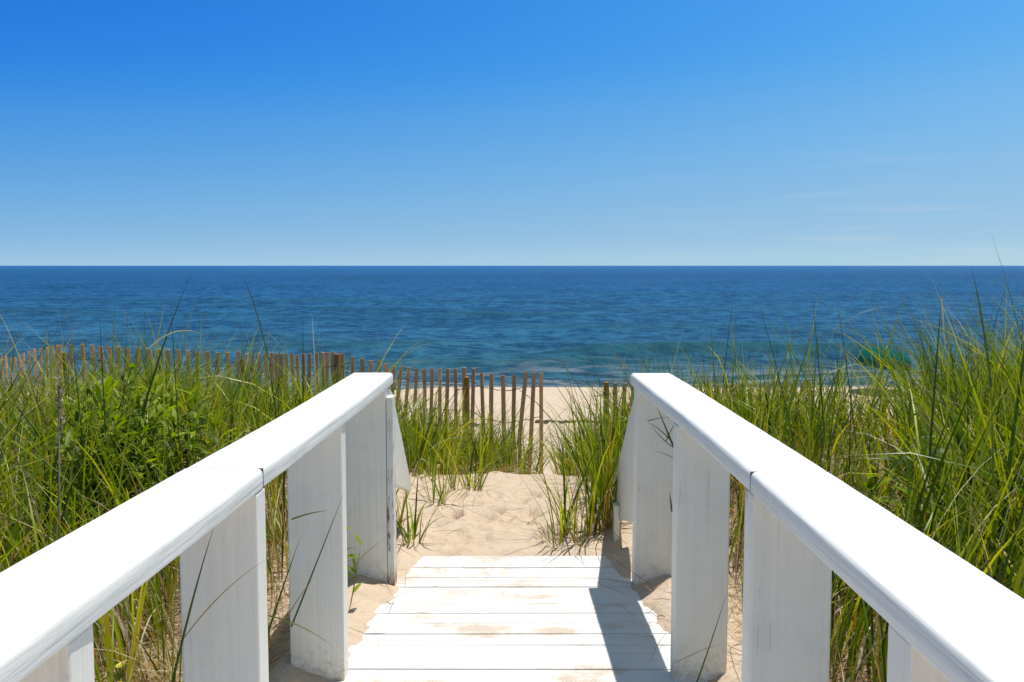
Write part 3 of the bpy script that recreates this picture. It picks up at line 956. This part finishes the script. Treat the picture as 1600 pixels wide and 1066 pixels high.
rr_ = np.random.default_rng(202)
def dens_right(x, y):
    return (0.6 + 0.55 * vnoise(x * 0.9, y * 0.9, 33)) * sstep(0.93, 1.15, x) * (1 - 0.85 * np.exp(-((x / np.maximum(y, .5) - 0.385) / 0.050) ** 2) * (y > 2.4))
x, y = scatter(11500, 0.93, 9.5, 0.8, 10.5, rr_, dens_right)
nr = y < 5.0
parts = [tufts(x[nr], y[nr], 7.0, rr_, 0.76, 0.17, 0.20, 0.0118, 0.20, (-0.04, 0.0), 0.05, 0.55),
         tufts(x[~nr], y[~nr], 6.8, rr_, 0.66, 0.14, 0.18, 0.0100, 0.24, (-0.05, 0.0), 0.05, 0.6)]
x, y = scatter(560, 1.05, 8, 1.8, 6.5, rr_, lambda x, y: 1 - 0.95 * np.exp(-((x / y - 0.385) / 0.055) ** 2))
parts.append(tufts(x, y, 2.0, rr_, 1.0, 0.14, 0.20, 0.0068, 0.20, (-0.10, 0), 0.03, 0.65))
x, y = scatter(650, 0.95, 2.6, 1.0, 5.2, rr_)
parts.append(tufts(x, y, 5.0, rr_, 0.42, 0.14, 0.75, 0.0070, 0.28, (0, 0), 0.05, 0.5))
x, y = scatter(1500, 2.2, 6.0, 2.4, 6.5, rr_, lambda x, y: 1 - 0.9 * np.exp(-((x / y - 0.385) / 0.045) ** 2))
parts.append(tufts(x, y, 5.0, rr_, 0.72, 0.16, 0.18, 0.0100, 0.24, (-0.06, 0), 0.05, 0.7))
tag(mesh_np('dune_grass', *join(parts)[:2], M_GRASS, join(parts)[2]), 'tall dense green beach grass covering the dune right of the boardwalk', 'grass', kind='stuff')

rc = np.random.default_rng(303)
x, y = scatter(1100, -2.6, 0.20, 6.7, 9.6, rc, lambda x, y: sstep(0.12, -0.30, x + 0.25 * (8.0 - y)) * (0.7 + 0.4 * vnoise(x * 1.6, y * 1.6, 35)) * np.where(y < 7.3, 0.25 + 0.5 * (x < -.55), 1) * np.where(x > -0.45, sstep(7.6, 8.0, y), 1))
parts = [tufts(x, y, 11.0, rc, 0.60, 0.14, 0.16, 0.0095, 0.28, (0.0, 0.0), 0.06)]
tag(mesh_np('dune_grass', *join(parts)[:2], M_GRASS, join(parts)[2]), 'bright green grass patch in front of the picket fence, beyond the boardwalk end', 'grass', kind='stuff')
x, y = scatter(700, 0.45, 1.6, 5.6, 9.2, rc, lambda x, y: sstep(0.42, 0.75, x + 0.05 * (y - 6)) * 0.9)
nr = y < 6.4
parts = [tufts(x[nr], y[nr], 6.5, rc, 0.70, 0.15, 0.12, 0.0095, 0.18, (-0.02, 0.0), 0.05),
         tufts(x[~nr], y[~nr], 5.0, rc, 0.52, 0.14, 0.14, 0.0095, 0.20, (-0.02, 0.0), 0.05)]
tag(mesh_np('dune_grass', *join(parts)[:2], M_GRASS, join(parts)[2]), 'green grass bank on the right of the sandy path, behind the right railing end', 'grass', kind='stuff')

# clumps one can tell apart beside the sandy path
def clump(px, py, Y, per, Lm, Ls, dry, label, spread=0.10, wm=0.0085, lean=0.24, seed=1, bias=(0, 0)):
    r_ = np.random.default_rng(seed)
    p = at(px, py, Y)
    x_, y_ = p.x, p.y
    k = 7
    cx = x_ + r_.normal(0, spread * .55, k); cy = y_ + r_.normal(0, spread * .55, k)
    V_, F_, C_ = tufts(cx, cy, per / k, r_, Lm, Ls, dry, wm, lean, bias, 0.04, 0.5)
    g = float(ground(x_, y_))
    o = mesh_np('grass_clump', V_ - np.array((x_, y_, g)), F_, M_GRASS, C_)
    o.location = (x_, y_, g)
    tag(o, label, 'grass clump', 'grass clumps beside the sandy path')
    return o
clump(882, 845, 5.05, 62, 0.56, 0.13, 0.10, 'green grass clump on the sand nearest the right end of the deck', 0.10, 0.009, 0.26, 11, (-.05, 0))
clump(936, 830, 5.25, 105, 0.78, 0.13, 0.10, 'large dense grass clump beside the right stair board', 0.10, 0.009, 0.13, 12)
clump(790, 690, 8.0, 34, 0.40, 0.10, 0.2, 'small grass clump at the foot of the fence by the sand crest', 0.14, 0.007, 0.3, 13)
clump(737, 772, 6.35, 40, 0.46, 0.11, 0.15, 'sparse yellow green grass clump on the left edge of the sandy path', 0.08, 0.0085, 0.3, 14)
clump(688, 795, 5.9, 26, 0.44, 0.10, 0.15, 'thin grass clump of few stems near the left stair board', 0.06, 0.009, 0.28, 15)
clump(640, 862, 4.95, 15, 0.38, 0.09, 0.2, 'few grass stems standing at the left end of the deck', 0.03, 0.010, 0.25, 16)
clump(618, 822, 5.2, 44, 0.40, 0.10, 0.45, 'half dry grass clump under the left stair board', 0.07, 0.010, 0.35, 17, (.08, -.05))

# loose blades that lean out past the railing posts
def strand(p0, p1, sag, w, col, S=8):
    p0, p1 = Vector(p0), Vector(p1)
    t = np.linspace(0, 1, S + 1)
    P = np.array([p0 + (p1 - p0) * k for k in t]); P[:, 2] += sag * 4 * t * (1 - t)
    d = (p1 - p0).normalized(); s = d.cross(Vector((0, 1, 0.3))).normalized()
    prof = np.clip((1 - t ** 2.2), .05, 1) * w * .5
    W = np.array(s)[None, :] * prof[:, None]
    V_ = np.stack([P - W, P + W], 1).reshape(-1, 3)
    o = np.arange(S) * 2
    return V_, np.stack([o, o + 1, o + 3, o + 2], -1), np.repeat(np.array([col]), len(V_), 0)
G1, G2, T1, O1 = (.055, .095, .012), (.12, .16, .02), (.36, .27, .13), (.34, .2, .05)
sl = [
    strand(at(262, 1100, 2.20), at(337, 815, 2.20), .02, .006, G1), strand(at(285, 1000, 2.22), at(420, 872, 2.2), .02, .003, O1),
    strand(at(405, 960, 2.9), at(520, 1010, 3.2), .02, .008, G2), strand(at(455, 980, 3.18), at(537, 772, 3.2), -.0, .006, G1),
    strand(at(455, 812, 3.2), at(512, 798, 3.2), .005, .006, G2), strand(at(400, 1050, 3.1), at(470, 838, 3.15), .01, .0075, G1),
    strand(at(415, 1020, 3.1), at(492, 900, 3.15), .01, .005, O1), strand(at(548, 890, 4.0), at(600, 842, 4.1), .01, .004, O1),
    strand(at(1080, 1090, 3.2), at(1136, 925, 3.15), -.01, .006, G1), strand(at(1055, 1036, 3.2), at(1136, 1003, 3.2), .006, .004, T1),
    strand(at(1053, 700, 3.9), at(1026, 634, 4.0), .0, .0075, G1), strand(at(1053, 694, 3.9), at(1010, 658, 4.0), .01, .005, G1),
    strand(at(1012, 658, 4.0), at(1046, 652, 4.0), .003, .004, G1), strand(at(1053, 716, 3.9), at(1018, 704, 4.0), .005, .004, G1),
    strand(at(1053, 700, 3.9), at(1014, 660, 4.0), -.01, .004, G1), strand(at(1040, 690, 3.9), at(1057, 655, 4.0), .0, .005, G1),
    strand(at(1050, 800, 3.9), at(1046, 768, 3.9), 0, .008, G1), strand(at(1050, 905, 3.85), at(1010, 930, 4.0), .01, .004, T1)]
tag(mesh_np('dune_grass', *join(sl)[:2], M_GRASS, join(sl)[2]), 'loose grass blades poking out between the white railing posts', 'grass', kind='stuff')

# tall single blades standing clear of the rest against the sea
tl_ = [strand(at(1555, 900, 3.0), at(1549, 600, 3.0), 0, .011, G2), strand(at(1549, 605, 3.0), at(1517, 416, 3.1), .03, .0075, (.10, .15, .03)),
       strand(at(1452, 720, 3.2), at(1471, 463, 3.3), .01, .0085, G1), strand(at(1471, 464, 3.3), at(1478, 560, 3.3), .0, .006, (.45, .42, .25)),
       strand(at(440, 720, 4.2), at(420, 560, 4.3), 0, .0085, G1), strand(at(420, 562, 4.3), at(376, 424, 4.4), .04, .006, G2),
       strand(at(280, 700, 4.0), at(266, 458, 4.1), .02, .005, G1), strand(at(165, 680, 3.6), at(155, 482, 3.7), .02, .005, G1),
       strand(at(474, 660, 4.6), at(473, 482, 4.7), .0, .0055, G1), strand(at(232, 545, 3.6), at(320, 524, 3.6), .04, .006, (.42, .40, .22)),
       strand(at(1338, 700, 3.6), at(1305, 455, 3.8), .03, .005, G1), strand(at(1290, 700, 3.8), at(1268, 455, 4.0), .02, .006, G1),
       strand(at(1600, 640, 3.4), at(1500, 500, 3.4), .05, .005, G1), strand(at(1240, 690, 4.4), at(1180, 455, 4.6), .03, .005, G1),
       strand(at(1145, 620, 4.8), at(1085, 590, 4.9), .02, .005, T1), strand(at(995, 592, 4.6), at(960, 555, 4.7), .01, .006, (.40, .36, .2))]
tag(mesh_np('dune_grass', *join(tl_)[:2], M_GRASS, join(tl_)[2]), 'tallest single grass blades rising against the sea', 'grass', kind='stuff')

# dead straw lying under the grass
rd = np.random.default_rng(404)
def litter(n, x0, x1, y0, y1, dens=None):
    x_, y_ = scatter(n, x0, x1, y0, y1, rd, dens)
    m = len(x_)
    c = DRY[rd.choice(4, m, p=[.42, .33, .07, .18])] * rd.uniform(.6, 1.2, (m, 1))
    return blades(np.stack([x_, y_, ground(x_, y_) + rd.uniform(0, .05, m)], -1), rd.uniform(0, 6.28, m), rd.uniform(.08, .42, m), rd.uniform(1.0, 1.6, m), rd.normal(0.1, .35, m), rd.uniform(.0018, .005, m), c, rd, 4)
parts = [litter(60000, -5.5, -0.86, 1.0, 8.0, lambda x, y: np.clip(1.25 - 0.2 * y, .2, 1)), litter(42000, 0.86, 5.5, 1.0, 8.0, lambda x, y: np.clip(1.25 - 0.2 * y, .2, 1)),
         litter(1600, -2.2, 0.1, 7.2, 9.4), litter(90, -0.9, -0.45, 3.4, 6.4), litter(110, 0.5, 0.85, 3.4, 6.0), litter(130, -0.55, 0.7, 4.85, 7.4)]
tag(mesh_np('dead_straw', *join(parts)[:2], M_STRAW, join(parts)[2]), 'dry tan straw littering the sand under the grass', 'straw', kind='stuff')

# ------------------------------------------------------------------ leafy plants
def leaf_geo(p, az, el, L, w, col, droop, rng, S=5):
    """a lance shaped leaf with a raised midrib fold"""
    t = np.linspace(0, 1, S + 1)
    e = el - droop * t
    r = np.concatenate([[0], np.cumsum(np.cos((e[1:] + e[:-1]) / 2)) * L / S]); z = np.concatenate([[0], np.cumsum(np.sin((e[1:] + e[:-1]) / 2)) * L / S])
    d = np.array((math.cos(az), math.sin(az), 0)); s = np.array((-math.sin(az), math.cos(az), 0))
    P = np.array(p)[None, :] + r[:, None] * d + z[:, None] * np.array((0, 0, 1))
    roll = rng.uniform(-.5, .5)
    sv = s * math.cos(roll) + np.array((0, 0, math.sin(roll)))
    prof = np.sin(np.pi * np.clip(t, .03, .985) ** 0.8) * w * .5
    A = P - sv[None, :] * prof[:, None] + np.array((0, 0, .22)) * prof[:, None]
    B = P + sv[None, :] * prof[:, None] + np.array((0, 0, .22)) * prof[:, None]
    V_ = np.stack([A, P, B], 1).reshape(-1, 3)
    o = np.arange(S) * 3
    F_ = np.concatenate([np.stack([o, o + 1, o + 4, o + 3], -1), np.stack([o + 1, o + 2, o + 5, o + 4], -1)])
    return V_, F_, np.repeat(np.array([col]), len(V_), 0)

def leafy_plant(x, y, h, rad, nst, nlf, Lf, label, seed, tone=(1, 1, 1), wratio=0.20, name='leafy_plant', cat='plant'):
    r_ = np.random.default_rng(seed)
    g = float(ground(x, y))
    root = empty(name, (x, y, g))
    tag(root, label, cat)
    lp = []; sv = []
    for s in range(nst):
        a = r_.uniform(0, 6.28); rr = rad * math.sqrt(r_.random())
        hh = h * r_.uniform(.72, 1.05) * (1 - .25 * (rr / rad) ** 2)
        p0 = np.array((rr * .35 * math.cos(a), rr * .35 * math.sin(a), -.02)); p1 = np.array((rr * math.cos(a), rr * math.sin(a), hh))
        k = np.linspace(0, 1, 6)
        pts = p0 + (p1 - p0) * k[:, None]
        pts[:, :2] += (np.sin(k * 3.1) * .03 * r_.normal())[:, None]
        sv.append(blades(np.array([p0]), np.array([a]), np.array([np.linalg.norm(p1 - p0)]), np.array([math.atan2(rr * .65, hh)]), np.array([0.0]), np.array([.007]), np.array([(.14, .13, .04)]), r_, 5))
        for j in range(nlf):
            t = 0.25 + 0.75 * (j + r_.random()) / nlf
            q = p0 + (p1 - p0) * t
            top = t > .9
            col = np.array(((.12, .19, .005), (.18, .26, .006), (.26, .33, .010), (.07, .115, .005))[r_.integers(4)]) * r_.uniform(.8, 1.2) * np.array(tone)
            lp.append(leaf_geo(q, r_.uniform(0, 6.28), r_.uniform(.5, 1.2) if top else r_.uniform(-.1, .8), Lf * r_.uniform(.6, 1.15), Lf * wratio * r_.uniform(.8, 1.2), col, r_.uniform(.2, .9), r_))
    V_, F_, C_ = join(lp)
    mesh_np('foliage', V_, F_, M_LEAF, C_, root, smooth=True)
    V_, F_, C_ = join(sv)
    mesh_np('stem', V_, F_, M_LEAF, C_, root)
    return root

p = at(205, 640, 4.5)
leafy_plant(p.x, p.y, 0.90, 0.44, 62, 22, 0.125, 'bushy bright green leafy plant among the grass before the left fence', 21)
p = at(1475, 700, 3.9)
leafy_plant(p.x, p.y, 0.55, 0.42, 26, 12, 0.12, 'green leafy plant half buried in the tall grass at right', 22, wratio=.34)
leafy_plant(-0.70, 3.86, 0.46, 0.10, 5, 7, 0.11, 'small leafy sprig growing between the last two left posts', 23)
p = at(80, 800, 2.9)
leafy_plant(p.x, p.y, 0.24, 0.22, 14, 9, 0.07, 'low silvery grey plant by the left railing', 24, tone=(3.6, 2.4, 18), wratio=.4)

# grey seed stalk standing in the left grass
p = at(82, 690, 3.3); g = float(ground(p.x, p.y))
sk = empty('seed_stalk', (p.x, p.y, g))
tag(sk, 'dry grey seed stalk standing among the grass at far left', 'plant')
tube('stem', [(0, 0, -.03), (.01, .0, .45), (.03, 0, at(82, 600, 3.3).z - g)], [.004, .0035, .003], M_STALK, sk, 6)
r_ = np.random.default_rng(9); sp = []
zt = at(82, 590, 3.3).z - g
for i in range(110):
    z_ = r_.uniform(zt - .20, zt)
    sp.append(leaf_geo((.03 + r_.normal(0, .006), r_.normal(0, .006), z_), r_.uniform(0, 6.28), r_.uniform(.2, 1.2), r_.uniform(.010, .022), .009, np.array((.34, .28, .23)) * r_.uniform(.5, 1.4), .2, r_, 3))
V_, F_, C_ = join(sp)
mesh_np('seed_head', V_, F_, M_STRAW, C_, sk)
